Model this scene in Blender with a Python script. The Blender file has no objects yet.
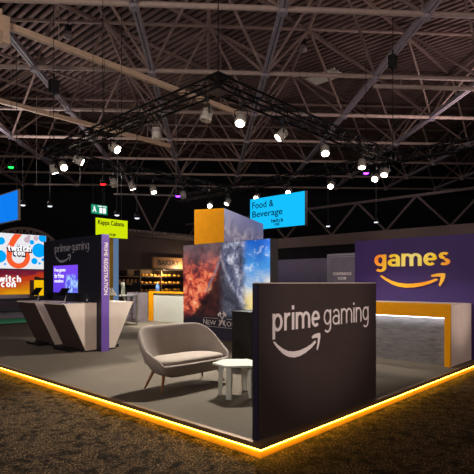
import bpy, bmesh, math, random
from mathutils import Vector, Matrix
from mathutils.geometry import tessellate_polygon
random.seed(7)
S = bpy.context.scene
COL = S.collection
PI = math.pi

# ------------------------------------------------------------------ materials
def lin(c):
    return tuple(((v / 255.0) / 12.92 if v / 255.0 <= 0.04045 else ((v / 255.0 + 0.055) / 1.055) ** 2.4) for v in c)

class Nodes:
    def __init__(s, name):
        s.m = bpy.data.materials.new(name); s.m.use_nodes = True
        s.t = s.m.node_tree; s.t.nodes.clear()
        s.out = s.t.nodes.new('ShaderNodeOutputMaterial')
    def n(s, typ, **kw):
        nd = s.t.nodes.new(typ)
        for k, v in kw.items(): setattr(nd, k, v)
        return nd
    def put(s, sock, v):
        if isinstance(v, bpy.types.NodeSocket): s.t.links.new(v, sock)
        elif v is not None:
            if sock.type == 'RGBA' and not isinstance(v, (int, float)) and len(v) == 3: v = (*v, 1)
            sock.default_value = v
    def math(s, op, a, b=None, c=None, clamp=False):
        nd = s.n('ShaderNodeMath', operation=op); nd.use_clamp = clamp
        s.put(nd.inputs[0], a)
        if b is not None: s.put(nd.inputs[1], b)
        if c is not None: s.put(nd.inputs[2], c)
        return nd.outputs[0]
    def sstep(s, v, a, b):
        nd = s.n('ShaderNodeMapRange', interpolation_type='SMOOTHSTEP')
        s.put(nd.inputs['Value'], v); s.put(nd.inputs['From Min'], a); s.put(nd.inputs['From Max'], b)
        return nd.outputs[0]
    def mix(s, f, a, b, blend='MIX'):
        nd = s.n('ShaderNodeMix', data_type='RGBA', blend_type=blend)
        s.put(nd.inputs[0], f); s.put(nd.inputs[6], a); s.put(nd.inputs[7], b)
        return nd.outputs[2]
    def ramp(s, f, stops):
        nd = s.n('ShaderNodeValToRGB'); cr = nd.color_ramp
        while len(cr.elements) < len(stops): cr.elements.new(0.5)
        for e, (p, c) in zip(cr.elements, stops): e.position = p; e.color = (*c, 1)
        s.put(nd.inputs[0], f); return nd.outputs[0]
    def noise(s, vec, scale, detail=4, rough=.55, dist=0):
        nd = s.n('ShaderNodeTexNoise'); s.put(nd.inputs['Vector'], vec)
        nd.inputs['Scale'].default_value = scale; nd.inputs['Detail'].default_value = detail
        nd.inputs['Roughness'].default_value = rough; nd.inputs['Distortion'].default_value = dist
        return nd.outputs[0]
    def coord(s, which='Object'):
        return s.n('ShaderNodeTexCoord').outputs[which]
    def sep(s, v):
        nd = s.n('ShaderNodeSeparateXYZ'); s.put(nd.inputs[0], v); return nd.outputs
    def comb(s, x, y, z=0.0):
        nd = s.n('ShaderNodeCombineXYZ')
        for i, v in enumerate((x, y, z)): s.put(nd.inputs[i], v)
        return nd.outputs[0]
    def princ(s, col, rough=.6, metal=0.0, bump=None, bs=.2, bd=.01, emit=None, es=0.0, spec=None):
        p = s.n('ShaderNodeBsdfPrincipled')
        s.put(p.inputs['Base Color'], col); s.put(p.inputs['Roughness'], rough); s.put(p.inputs['Metallic'], metal)
        if spec is not None: s.put(p.inputs['Specular IOR Level'], spec)
        if emit is not None:
            s.put(p.inputs['Emission Color'], emit); s.put(p.inputs['Emission Strength'], es)
        if bump is not None:
            b = s.n('ShaderNodeBump'); b.inputs['Strength'].default_value = bs; b.inputs['Distance'].default_value = bd
            s.put(b.inputs['Height'], bump); s.t.links.new(b.outputs[0], p.inputs['Normal'])
        s.t.links.new(p.outputs[0], s.out.inputs[0]); return s.m
    def emis(s, col, st):
        e = s.n('ShaderNodeEmission'); s.put(e.inputs[0], col); s.put(e.inputs[1], st)
        s.t.links.new(e.outputs[0], s.out.inputs[0]); return s.m

def matte(name, c, rough=.6, var=.12, scale=6.0, metal=0.0, spec=None, bump=0.0):
    k = Nodes(name); c = lin(c)
    f = k.noise(k.coord(), scale)
    a = tuple(v * (1 - var) for v in c); b = tuple(min(1, v * (1 + var)) for v in c)
    col = k.ramp(f, [(.3, a), (.7, b)])
    return k.princ(col, rough, metal, bump=(k.noise(k.coord(), scale * 20) if bump else None), bs=bump, spec=spec)

def glow(name, c, st):
    return Nodes(name).emis(lin(c), st * (.76 if st < 1.3 else 1))

M = {}
def carpet(name):
    k = Nodes(name); v = k.coord()
    f2 = k.noise(v, 55, 4, .75); f1 = k.noise(v, 7, 5, .65, .8); f3 = k.noise(v, 22, 4, .7)
    c = k.ramp(f2, [(.34, lin((20, 12, 7))), (.5, lin((48, 32, 19))), (.68, lin((200, 166, 122)))])
    c = k.mix(k.sstep(f1, .42, .64), c, lin((20, 13, 8)))
    c = k.mix(k.math('MULTIPLY', k.sstep(f3, .56, .7), .4), c, lin((122, 92, 62)))
    return k.princ(c, .95, bump=k.math('ADD', f2, f3), bs=1.0, bd=.05, spec=.15)
M['hall_carpet'] = carpet('brown hall carpet')
def tile_carpet():
    k = Nodes('taupe carpet tile'); v = k.coord(); s = k.sep(v)
    f1 = k.noise(v, .9, 5); f2 = k.noise(v, 45, 4, .8)
    f3 = k.noise(k.comb(k.math('MULTIPLY', s[0], 1.1), k.math('MULTIPLY', s[1], 14.0)), 1.0, 4)
    c = k.mix(f2, lin((70, 63, 54)), lin((138, 127, 111)))
    c = k.mix(k.math('MULTIPLY', f1, .4), c, lin((82, 71, 62)))
    c = k.mix(k.math('MULTIPLY', f3, .35), c, lin((88, 78, 68)))
    return k.princ(c, .9, bump=f2, bs=.4, bd=.004, spec=.2)
M['tile'] = tile_carpet()
M['teal'] = matte('teal carpet', (90, 226, 170), .9)
M['bronze'] = matte('dark bronze trim', (128, 98, 62), .45, metal=.3)
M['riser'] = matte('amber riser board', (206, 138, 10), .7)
M['led_amber'] = glow('amber led', (255, 205, 56), 17.0)
M['led_white'] = glow('white led', (235, 240, 255), 5.0)
M['panel_brown'] = matte('charcoal brown laminate', (64, 51, 48), .55, .06)
M['navy'] = matte('navy edge laminate', (30, 24, 52), .5, .06)
M['darknavy'] = matte('near black navy board', (24, 25, 38), .5, .08)
M['purple'] = matte('deep purple board', (64, 38, 116), .6, .05, 2)
M['violet'] = matte('violet board', (116, 84, 176), .5, .05)
M['letter_white'] = matte('white lettering', (255, 240, 234), .5, .03)
M['letter_grey'] = matte('grey lettering', (150, 148, 158), .5, .05)
M['orange'] = matte('orange laminate', (246, 164, 0), .65, .04, spec=.15)
M['cream'] = matte('cream laminate', (226, 208, 192), .5, .04)
M['white'] = matte('white laminate', (210, 211, 199), .4, .03)
M['black'] = matte('black board', (8, 8, 9), .55, .1)
M['blackmetal'] = matte('black painted metal', (20, 20, 22), .45, .1, metal=.4)
M['greymetal'] = matte('light grey painted metal', (150, 142, 136), .5, .1)
M['chord'] = matte('warm grey painted steel', (172, 152, 142), .6, .12)
M['chord_purple_lit'] = matte('grey steel tinted by purple light', (150, 142, 152), .55, .12)  # purple light on the main chords is put into this colour
M['web'] = matte('dull brown painted steel', (142, 120, 112), .65, .12)
M['dimsteel'] = matte('dim grey steel', (92, 82, 82), .7, .1)
M['rail'] = matte('tan painted steel', (206, 178, 150), .6, .1)
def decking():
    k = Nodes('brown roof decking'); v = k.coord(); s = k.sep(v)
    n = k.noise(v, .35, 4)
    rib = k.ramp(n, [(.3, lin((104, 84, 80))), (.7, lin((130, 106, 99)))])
    return k.princ(k.mix(k.sstep(s[2], 12.93, 13.06), rib, lin((34, 25, 25))), .8)  # shade in the recesses is put into the colour, so the ribs stripe
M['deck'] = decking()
M['panel_pale'] = matte('pale roof panel', (252, 246, 232), .7)
M['drape'] = matte('black drape', (20, 20, 27), .9, .2, 1)
M['fascia'] = matte('grey brown fascia', (128, 112, 108), .8, .1, .5)
M['mauve'] = matte('grey mauve board', (112, 104, 122), .7, .08)
M['wood'] = matte('brown oak', (150, 100, 66), .5, .15, 14)
M['steelgrey'] = matte('grey steel', (120, 118, 118), .35, .06, metal=.6)
M['lilacgrey'] = matte('lilac grey cabinet', (176, 164, 178), .5)
M['gold'] = matte('gold column', (176, 140, 34), .5)
M['paleblue'] = glow('pale blue lit column', (120, 150, 190), .55)
def concrete():
    k = Nodes('grey textured panel'); v = k.coord(); s = k.sep(v)
    f = k.noise(k.comb(s[0], k.math('MULTIPLY', s[1], 1.6), k.math('MULTIPLY', s[2], 9.0)), 3.0, 6, .65)
    return k.princ(k.ramp(f, [(.3, lin((88, 84, 84))), (.7, lin((132, 126, 124)))]), .7, bump=f, bs=.2)
M['concrete'] = concrete()
def fabric():
    k = Nodes('taupe wool fabric'); v = k.coord()
    f = k.noise(v, 150, 3, .7); g = k.noise(v, 14, 4)
    c = k.mix(f, lin((138, 126, 118)), lin((192, 180, 170)))
    c = k.mix(k.math('MULTIPLY', g, .3), c, lin((120, 104, 98)))
    p = k.princ(c, .95, bump=f, bs=.5, bd=.004, spec=.15)
    return p
M['fabric'] = fabric()
def fabric2():
    k = Nodes('pale grey wool fabric'); v = k.coord()
    f = k.noise(v, 150, 3, .7)
    return k.princ(k.mix(f, lin((160, 146, 134)), lin((204, 190, 176))), .95, bump=f, bs=.5, bd=.004, spec=.15)
M['fabric_pale'] = fabric2()
def games_letters():
    k = Nodes('amber gradient lettering'); g = k.sep(k.coord('Generated'))
    f = k.math('ADD', g[1], k.math('MULTIPLY', k.math('SUBTRACT', g[2], .5), .12))
    c = k.ramp(f, [(0, lin((252, 150, 26))), (.22, lin((248, 206, 40))), (.5, lin((246, 226, 130))), (.75, lin((246, 204, 44))), (1, lin((252, 140, 40)))])
    return k.princ(c, .4, emit=c, es=.35)
M['games'] = games_letters()
def games_arrow():
    k = Nodes('amber gradient arrow'); g = k.sep(k.coord('Generated'))
    c = k.ramp(g[1], [(0, lin((255, 190, 60))), (.3, lin((250, 150, 24))), (.7, lin((250, 190, 40))), (1, lin((254, 170, 60)))])
    return k.princ(c, .4, emit=c, es=.3)
M['games_arrow'] = games_arrow()

def mural():
    # plain stand-in artwork: embers left, dark peak centre, blue sky with a low sun right
    k = Nodes('printed mural'); v = k.coord('Generated'); g = k.sep(v)
    u = k.math('SUBTRACT', 1.0, g[1]); w = g[2]
    uv = k.comb(u, w)
    n1 = k.noise(uv, 4, 9, .65, .5); n2 = k.noise(uv, 9, 10, .72, .5); n3 = k.noise(k.comb(k.math('MULTIPLY', u, 1.5), w), 8, 10, .7, .5)
    em = k.math('ADD', k.math('MULTIPLY', n2, 1.0), k.math('MULTIPLY', k.math('SUBTRACT', .62, k.math('ABSOLUTE', k.math('SUBTRACT', w, .5))), .25))
    ember = k.ramp(em, [(.42, lin((46, 28, 36))), (.54, lin((112, 46, 50))), (.61, lin((190, 74, 60))), (.68, lin((240, 130, 88))), (.80, lin((255, 206, 160)))])
    smoke = k.ramp(n1, [(.3, lin((62, 50, 58))), (.7, lin((128, 104, 112)))])
    red = k.mix(k.sstep(w, .62, 1.0), ember, smoke)
    slate = k.ramp(n3, [(.34, lin((34, 36, 54))), (.5, lin((100, 106, 136))), (.66, lin((206, 210, 226)))])
    sky = k.ramp(k.math('ADD', w, k.math('MULTIPLY', k.math('SUBTRACT', n1, .5), .5)),
                 [(.12, lin((110, 140, 90))), (.36, lin((226, 206, 140))), (.52, lin((214, 218, 214))), (.7, lin((74, 152, 226))), (.95, lin((28, 96, 196)))])
    cl = k.sstep(n2, .52, .68)
    sky = k.mix(k.math('MULTIPLY', cl, .75), sky, lin((214, 228, 246)))
    dx = k.math('SUBTRACT', u, .93); dy = k.math('SUBTRACT', w, .42)
    r2 = k.math('ADD', k.math('MULTIPLY', dx, dx), k.math('MULTIPLY', dy, dy))
    sky = k.mix(k.sstep(r2, .03, .0), sky, lin((255, 232, 150)))
    wob = k.math('MULTIPLY', k.math('SUBTRACT', n2, .5), .14)
    c = k.mix(k.sstep(k.math('ADD', u, wob), .44, .52), red, slate)
    c = k.mix(k.sstep(k.math('ADD', u, wob), .70, .78), c, sky)
    # dark peak
    wq = k.math('SUBTRACT', .86, w); half = k.math('MULTIPLY', k.math('MULTIPLY', wq, k.math('ADD', .6, wq)), .5)
    d = k.math('SUBTRACT', k.math('ABSOLUTE', k.math('SUBTRACT', u, .47)), half)
    d2 = k.math('ADD', d, wob)
    rock = k.mix(k.sstep(u, .42, .55), k.ramp(n2, [(.35, lin((20, 16, 20))), (.62, lin((74, 40, 38))), (.78, lin((196, 92, 48)))]),
                 k.ramp(n3, [(.3, lin((26, 28, 38))), (.6, lin((80, 82, 98))), (.8, lin((190, 192, 204)))]))
    c = k.mix(k.sstep(d2, .02, -.06), c, rock)
    c = k.mix(k.math('MULTIPLY', k.math('MULTIPLY', k.sstep(k.math('ABSOLUTE', k.math('ADD', d, k.math('MULTIPLY', wob, .5))), .02, .004), k.sstep(w, .3, .45)), k.sstep(n1, .4, .6)), c, k.mix(u, lin((80, 56, 58)), lin((170, 170, 190))))
    c = k.mix(k.sstep(w, .30, .18), c, lin((30, 27, 34)))
    return k.princ(c, .5, emit=c, es=.52, spec=.2)
M['mural'] = mural()
def pale_mural():
    k = Nodes('pale lilac mural'); v = k.coord('Generated'); g = k.sep(v)
    n = k.noise(k.comb(k.math('MULTIPLY', g[1], 3.0), g[2], g[0]), 5, 8, .62, 1.4)
    c = k.ramp(n, [(.28, lin((58, 54, 84))), (.48, lin((140, 132, 160))), (.62, lin((196, 186, 198))), (.8, lin((226, 216, 216)))])
    c = k.mix(k.sstep(g[2], .75, 1.0), c, lin((128, 120, 160)))
    return k.princ(c, .5, emit=c, es=.34, spec=.2)  # printed face, no lamp: glow added to brighten it
M['pale_mural'] = pale_mural()
def promo_screen():
    k = Nodes('violet screen picture'); v = k.coord('Generated'); g = k.sep(v)
    u = k.math('SUBTRACT', 1.0, g[1]); w = g[2]
    n = k.noise(k.comb(k.math('MULTIPLY', u, 2.4), w), 4.5, 5, .6, 1.0)
    base = k.mix(w, lin((92, 62, 214)), lin((118, 70, 232)))
    fig = k.ramp(n, [(.42, lin((90, 70, 220))), (.55, lin((130, 168, 240))), (.7, lin((206, 226, 250)))])
    m = k.math('MULTIPLY', k.sstep(u, .45, .62), k.sstep(w, .72, .5))
    return k.emis(k.mix(m, base, fig), .85)
M['promo'] = promo_screen()
def lower_graphic():
    k = Nodes('red banded graphic'); v = k.coord('Generated'); g = k.sep(v)
    n = k.noise(k.comb(g[0], g[2]), 3.0, 3, .5, .6)
    f = k.math('ADD', k.math('ADD', k.math('MULTIPLY', g[0], .35), k.math('SUBTRACT', .55, k.math('MULTIPLY', g[2], .8))), k.math('MULTIPLY', n, .45))
    c = k.ramp(f, [(.12, lin((110, 26, 50))), (.32, lin((130, 34, 60))), (.45, lin((206, 62, 30))), (.62, lin((214, 70, 34))), (.8, lin((236, 140, 20))), (.95, lin((250, 170, 20)))])
    return k.emis(c, .55)
M['graphic'] = lower_graphic()
M['scr_white'] = glow('white screen', (236, 236, 240), .95)
M['scr_blue'] = glow('cyan blue dots', (0, 164, 250), 1.0)
M['scr_orange'] = glow('orange red ribbon', (244, 92, 44), 1.0)
M['scr_lilac'] = glow('pale pink dots', (214, 188, 200), .85)
M['scr_dark'] = glow('dark lettering outline', (30, 22, 60), .6)
M['scr_letter'] = glow('white lit lettering', (250, 250, 252), 1.1)
M['scr_cyan'] = glow('cyan lit sign', (20, 186, 246), 1.05)
M['scr_deepblue'] = glow('blue lit screen', (14, 124, 238), 1.0)
M['scr_ink'] = glow('dark blue ink', (12, 40, 70), .6)
M['scr_yellow'] = glow('acid yellow sign', (206, 226, 10), 1.0)
M['scr_green'] = glow('green exit sign', (24, 150, 110), .9)
M['scr_amber'] = glow('yellow lit counter', (252, 196, 10), .9)
M['ink'] = matte('black ink', (26, 28, 10), .6)
M['lens_on'] = glow('lit lamp lens', (255, 246, 224), 22.0)
M['lens_soft'] = glow('soft lit lamp lens', (255, 244, 222), 14.0)
M['lens_pink'] = glow('warm pink lamp lens', (255, 214, 190), 18.0)
M['lens_off'] = matte('unlit lens glass', (150, 146, 140), .2)
M['fixture'] = matte('pale grey lamp housing', (188, 182, 170), .4, .08)
M['glow_purple'] = glow('purple lamp', (120, 40, 255), 10.0)
M['glow_red'] = glow('red lamp', (255, 20, 24), 6.0)
M['glow_green'] = glow('green lamp', (20, 255, 70), 5.0)
M['glow_cold'] = glow('cold white lamp', (220, 226, 240), 1.6)
M['tablet'] = matte('black tablet glass', (10, 10, 13), .15, .05)
M['bakery'] = matte('brass bakery sign', (176, 128, 78), .5, .2, 3)
M['bread'] = matte('golden bread', (222, 160, 58), .7, .3, 12)
M['glass_dark'] = matte('dark bottle glass', (46, 52, 56), .15)
M['bottle_blue'] = matte('blue bottle', (96, 140, 214), .3)
M['shelf'] = matte('dark brown shelf', (66, 48, 34), .6)
M['kiosk'] = matte('dark brown kiosk board', (66, 52, 48), .8, .15, .6)
M['awning'] = matte('grey corrugated awning', (104, 94, 92), .8)
M['inkbrown'] = matte('dark brown lettering', (58, 38, 24), .6)
M['bench'] = matte('dark plum bench', (52, 46, 60), .7)

# ------------------------------------------------------------------ mesh helpers
class MB:
    def __init__(s): s.b = bmesh.new()
    def box(s, lo, hi, bev=0.0):
        r = bmesh.ops.create_cube(s.b, size=1.0); vs = r['verts']
        for v in vs:
            v.co = Vector([lo[i] + (v.co[i] + .5) * (hi[i] - lo[i]) for i in range(3)])
        if bev:
            es = list({e for v in vs for e in v.link_edges})
            bmesh.ops.bevel(s.b, geom=es, offset=bev, segments=2, affect='EDGES', profile=.6)
        return s
    def tube(s, p, q, r, seg=8, r2=None, caps=True):
        p, q = Vector(p), Vector(q); d = q - p
        if d.length < 1e-6: return s
        mt = Matrix.Translation((p + q) / 2) @ d.to_track_quat('Z', 'Y').to_matrix().to_4x4()
        bmesh.ops.create_cone(s.b, cap_ends=caps, segments=seg, radius1=r, radius2=r if r2 is None else r2, depth=d.length, matrix=mt)
        return s
    def bar(s, p, q, w, h):
        p, q = Vector(p), Vector(q); d = q - p
        mt = Matrix.Translation((p + q) / 2) @ d.to_track_quat('Z', 'Y').to_matrix().to_4x4() @ Matrix.Diagonal((w, h, d.length, 1))
        bmesh.ops.create_cube(s.b, size=1.0, matrix=mt); return s
    def prism(s, pts, fn, d0, d1):
        """pts (u,v) outline, fn(u,v,d)->xyz, extruded between depths d0 and d1"""
        a = [s.b.verts.new(fn(u, v, d0)) for u, v in pts]; c = [s.b.verts.new(fn(u, v, d1)) for u, v in pts]
        n = len(pts)
        for t in (tessellate_polygon([[Vector((u, v, 0)) for u, v in pts]]) if n > 4 else [tuple(range(n))]):
            s.b.faces.new([a[i] for i in t]); s.b.faces.new([c[i] for i in t][::-1])
        for i in range(n): s.b.faces.new((a[i], c[i], c[(i + 1) % n], a[(i + 1) % n]))
        return s
    def lathe(s, prof, c=(0, 0, 0), seg=20, axis=None):
        rings = []
        for r, z in prof:
            rings.append([s.b.verts.new((c[0] + r * math.cos(2 * PI * i / seg), c[1] + r * math.sin(2 * PI * i / seg), c[2] + z)) for i in range(seg)])
        for A, B in zip(rings, rings[1:]):
            for i in range(seg): s.b.faces.new((A[i], A[(i + 1) % seg], B[(i + 1) % seg], B[i]))
        s.b.faces.new(rings[0][::-1]); s.b.faces.new(rings[-1]); return s
    def blob(s, c, r, sc=(1, 1, 1)):
        bmesh.ops.create_icosphere(s.b, subdivisions=2, radius=r, matrix=Matrix.Translation(c) @ Matrix.Diagonal((*sc, 1))); return s
    def mesh(s, name, mat, smooth=False, off=None):
        bmesh.ops.recalc_face_normals(s.b, faces=s.b.faces)
        if off is not None: bmesh.ops.translate(s.b, verts=s.b.verts, vec=-Vector(off))
        me = bpy.data.meshes.new(name); s.b.to_mesh(me); s.b.free()
        me.materials.append(mat)
        if smooth:
            for p in me.polygons: p.use_smooth = True
        return me

ORG = {}
def tag(o, label=None, cat=None, group=None, kind=None):
    if label: o['label'] = label
    if cat: o['category'] = cat
    if group: o['group'] = group
    if kind: o['kind'] = kind
    return o
def thing(name, label, cat, loc, group=None, rz=0.0):
    o = bpy.data.objects.new(name, None); COL.objects.link(o)
    o.location = loc; o.rotation_euler = (0, 0, rz); o.empty_display_size = .2
    ORG[o] = Vector(loc) if rz == 0 else None
    return tag(o, label, cat, group)
def part(name, mb, mat, parent, smooth=False, label=None, local=False, mesh=None):
    """geometry given in world coordinates (or in the thing's own ones when local)"""
    off = None
    if not local and parent is not None and ORG.get(parent) is not None: off = ORG[parent]
    me = mesh if mesh is not None else mb.mesh(name, M[mat], smooth, off)
    o = bpy.data.objects.new(name, me); COL.objects.link(o)
    if parent is not None:
        o.parent = parent; ORG[o] = ORG.get(parent)
    if label: o['label'] = label
    return o
def solo(name, mb, mat, loc, label, cat, group=None, smooth=False):
    o = bpy.data.objects.new(name, mb.mesh(name, M[mat], smooth, loc)); COL.objects.link(o)
    o.location = loc; ORG[o] = Vector(loc); return tag(o, label, cat, group)
def struct(name, mb, mat, label=None, smooth=False):
    o = bpy.data.objects.new(name, mb.mesh(name, M[mat], smooth)); COL.objects.link(o)
    ORG[o] = Vector((0, 0, 0)); o['kind'] = 'structure'
    if label: o['label'] = label; o['category'] = name.split('_')[0]
    return o
def clone(o, parent=None):
    c = o.copy(); COL.objects.link(c); ORG[c] = ORG.get(o)
    if parent is not None: c.parent = parent
    for ch in list(o.children): clone(ch, c)
    return c

def face_y(y0): return lambda u, v, d: (u, y0 - d, v)          # face looking to -y, u = x
def face_x(x0): return lambda u, v, d: (x0 - d, -u, v)         # face looking to -x, u = -y
def text_mb(txt, fn, u0, u1, v0, v1, bold=0.0, depth=.006, d0=.001, space=1.0, turn=False, fit='em', mb=None):
    """lettering fitted so that its outline fills u0..u1 / v0..v1"""
    cu = bpy.data.curves.new('letters', 'FONT'); cu.body = txt; cu.size = 1.0; cu.offset = bold; cu.extrude = .1; cu.space_character = space
    cu.align_x = 'LEFT'; cu.resolution_u = 4
    ob = bpy.data.objects.new('letters', cu); COL.objects.link(ob)
    dg = bpy.context.evaluated_depsgraph_get(); me = bpy.data.meshes.new_from_object(ob.evaluated_get(dg))
    bpy.data.objects.remove(ob); bpy.data.curves.remove(cu)
    mb = mb or MB(); n0 = len(mb.b.verts); mb.b.from_mesh(me); bpy.data.meshes.remove(me)
    mb.b.verts.ensure_lookup_table(); vs = mb.b.verts[n0:]
    xs = [v.co.x for v in vs]; ys = [v.co.y for v in vs]; x0, x1, y0, y1 = min(xs), max(xs), min(ys), max(ys)
    for v in vs:
        a = (v.co.x - x0) / (x1 - x0); b = (v.co.y - y0) / (y1 - y0); d = d0 + (depth if v.co.z > 0 else 0)
        if turn: v.co = fn(u0 + b * (u1 - u0), v1 - a * (v1 - v0), d)      # reads from top to bottom
        else: v.co = fn(u0 + a * (u1 - u0), v0 + b * (v1 - v0), d)
    return mb
def arc(cx_, cy_, rx, ry, a0, a1, n=14):
    return [(cx_ + rx * math.cos(math.radians(a0 + (a1 - a0) * i / n)), cy_ + ry * math.sin(math.radians(a0 + (a1 - a0) * i / n))) for i in range(n + 1)]
def glyph(ch, w):
    """centre lines of a rounded humanist lower case letter, x height 1; returns strokes and advance width"""
    h = w / 2; v = h * .74; W = .94 if ch in 'pgeaocd' else .88
    r = W / 2 - h; cx_ = W / 2
    if ch in 'nhm':
        top = 1.42 if ch == 'h' else 1
        o = [[(h, 0), (h, top)], [(h, .5)] + arc(cx_, .58, r, .42 - v, 180, 0) + [(W - h, 0)]]
        if ch == 'm':
            k = W - w; o.append([(h + k, .5)] + [(x + k, y) for x, y in arc(cx_, .58, r, .42 - v, 180, 0)] + [(W - h + k, 0)]); W += k
        return o, W
    if ch == 'r': return [[(h, 0), (h, 1)], [(h, .46)] + arc(.52, .56, .52 - h, .44 - v, 180, 82)], .60
    if ch == 'i': return [[(h, 0), (h, 1)], [(h, 1.17), (h, 1.17 + w * 1.0)]], w
    if ch == 'p': return [[(h, -.42), (h, 1)], arc(cx_, .5, r, .5 - v, 0, 360, 28)], W
    if ch == 'g': return [arc(cx_, .53, r, .47 - v, 0, 360, 28), [(W - h, 1), (W - h, -.06)], arc(cx_, -.06, r, .36 - v, 0, -140)], W
    if ch == 'o': return [arc(cx_, .5, r, .5 - v, 0, 360, 28)], W
    if ch == 'c': return [arc(cx_, .5, r, .5 - v, 50, 310, 22)], W * .92
    if ch == 'e': return [[(h, .5), (W - h, .5)], arc(cx_, .5, r, .5 - v, -4, 312, 26)], W
    if ch == 'a': return [[(W - h, 0), (W - h, .62)], arc(cx_, .62, r, .38 - v, 0, 150), arc(cx_, .31, r, .31 - v, 0, 360, 28)], W
    if ch == 's':
        q = max(.06, .27 - v * 1.02); return [arc(.38, 1 - v - q, .38 - h, q, 40, 270, 18), arc(.38, v + q, .38 - h, q, 90, -140, 18)], .76
    if ch == 't': return [[(.2 + h, 1.32), (.2 + h, .3)], arc(.2 + h + .22, .3, .22, .3 - v, 180, 285), [(0, 1 - v), (.62, 1 - v)]], .66
    if ch == 'w': return [[(h * .8, 1), (.36, v * .6)], [(.36, v * .6), (.64, .98)], [(.64, .98), (.92, v * .6)], [(.92, v * .6), (1.28 - h * .8, 1)]], 1.28
    return [], .4
def word_mb(txt, fn, u0, u1, v0, v1, w, depth=.006, d0=.001, gap=.15, mb=None):
    mb = mb or MB(); st = []; x = 0
    for ch in txt:
        g_, W = glyph(ch, w); st += [[(a + x, b) for a, b in l] for l in g_]; x += W + gap
    quads = []
    for l in st:
        L = []
        for i, p in enumerate(l):
            a = Vector(l[max(0, i - 1)]); c = Vector(l[min(len(l) - 1, i + 1)])
            if (Vector(l[0]) - Vector(l[-1])).length < 1e-4 and i in (0, len(l) - 1): a, c = Vector(l[-2]), Vector(l[1])
            d = (c - a).normalized(); nn = Vector((-d.y, d.x * .74)) * (w / 2)
            if 0 < i < len(l) - 1:
                e1 = (Vector(p) - Vector(l[i - 1])).normalized(); nn /= max(.7, e1.dot(d))
            L.append((Vector(p) + nn, Vector(p) - nn))
        quads.append(L)
    al = [q for L in quads for pr in L for q in pr]
    x0, x1, y0, y1 = min(q.x for q in al), max(q.x for q in al), min(q.y for q in al), max(q.y for q in al)
    tr = lambda q: (u0 + (q.x - x0) / (x1 - x0) * (u1 - u0), v0 + (q.y - y0) / (y1 - y0) * (v1 - v0))
    for k, L in enumerate(quads):
        e = d0 + depth + .0002 * (k % 5)
        F_ = [[mb.b.verts.new(fn(*tr(q), dd)) for q in pr for dd in (d0, e)] for pr in L]   # a0 a1 b0 b1
        for A, B in zip(F_, F_[1:]):
            for (i, j) in ((1, 3), (3, 2), (2, 0), (0, 1)): mb.b.faces.new((A[i], A[j], B[j], B[i]))
        mb.b.faces.new((F_[0][0], F_[0][1], F_[0][3], F_[0][2])); mb.b.faces.new((F_[-1][2], F_[-1][3], F_[-1][1], F_[-1][0]))
    return mb
SM_OUT = [(0, .21), (.05, .165), (.1, .125), (.2, .06), (.3, .02), (.42, 0), (.54, .005), (.66, .03), (.78, .07), (.9, .135)]
SM_IN = [(.875, .16), (.78, .12), (.66, .09), (.54, .072), (.42, .07), (.3, .085), (.2, .118), (.1, .172), (.03, .22)]
SM_HEAD = [(.80, .215), (.87, .237), (.95, .247), (1.0, .24), (.998, .18), (.975, .11), (.93, .03), (.912, .05), (.932, .12), (.942, .188), (.88, .192), (.81, .187)]
def smile_mb(fn, u0, u1, v0, v1, depth=.006, d0=.001):
    mb = MB()
    for poly in (SM_OUT + SM_IN, SM_HEAD):
        mb.prism([(u0 + a * (u1 - u0), v0 + b / .247 * (v1 - v0)) for a, b in poly], fn, d0, d0 + depth)
    return mb
def disc_poly(cu, cv, ru, rv=None, n=28):
    rv = rv or ru
    return [(cu + ru * math.cos(2 * PI * i / n), cv + rv * math.sin(2 * PI * i / n)) for i in range(n)]

# ------------------------------------------------------------------ camera
CAM = Vector((-3.355, -2.855, 1.61))
cd = bpy.data.cameras.new('camera'); cam = bpy.data.objects.new('camera', cd); COL.objects.link(cam)
cd.sensor_width = 36; cd.lens = 36 * 476 / 474; cd.shift_y = .096
cam.location = CAM; cam.rotation_euler = (PI / 2, 0, math.atan2(.6855, .728) - PI / 2)
cd.clip_end = 300
S.camera = cam

G = -.035   # hall floor
Z0 = .11    # top of the raised stand floor
# ------------------------------------------------------------------ hall shell
struct('floor', MB().box((-24, -24, -.3), (60, 60, G)), 'hall_carpet', 'dark brown mottled hall carpet around the lit stand')
HF = Vector((.6849, .7285, 0)); HR = Vector((.7285, -.6849, 0))          # hall axes
def H(lx, ly, z): return (CAM.x + HR.x * lx + HF.x * ly, CAM.y + HR.y * lx + HF.y * ly, z)
mb = MB()
mb.prism([(-40, G), (40, G), (40, 14), (-40, 14)], lambda u, v, d: H(u, 44 + d, v), 0, .3)
struct('wall_back', mb, 'drape', 'black draped wall at the far end of the hall')
struct('wall_right', MB().box((21.35, -12, G), (21.7, 26, 3.85)), 'drape', 'dark hall wall below the grey fascia')
struct('trim_1', MB().box((21.2, -12, 3.84), (21.75, 26, 4.48)), 'fascia', 'long grey brown fascia band behind the purple logo wall')
# corrugated roof deck, ribs run along y
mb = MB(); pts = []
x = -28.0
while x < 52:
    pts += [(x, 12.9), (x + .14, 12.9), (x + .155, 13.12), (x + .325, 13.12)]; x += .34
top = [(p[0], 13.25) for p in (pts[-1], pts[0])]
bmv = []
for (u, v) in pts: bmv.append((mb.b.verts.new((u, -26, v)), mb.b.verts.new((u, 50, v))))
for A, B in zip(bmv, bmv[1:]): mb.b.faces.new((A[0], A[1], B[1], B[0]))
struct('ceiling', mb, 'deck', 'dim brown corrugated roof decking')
mb = MB()
for (c, a) in (((18.95, 11.55), (.55, .9)),):
    mb.box((c[0] - a[0], c[1] - a[1], 12.86), (c[0] + a[0], c[1] + a[1], 12.96))
struct('trim_2', mb, 'panel_pale', 'pale light panels set in the dark roof decking')

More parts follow.
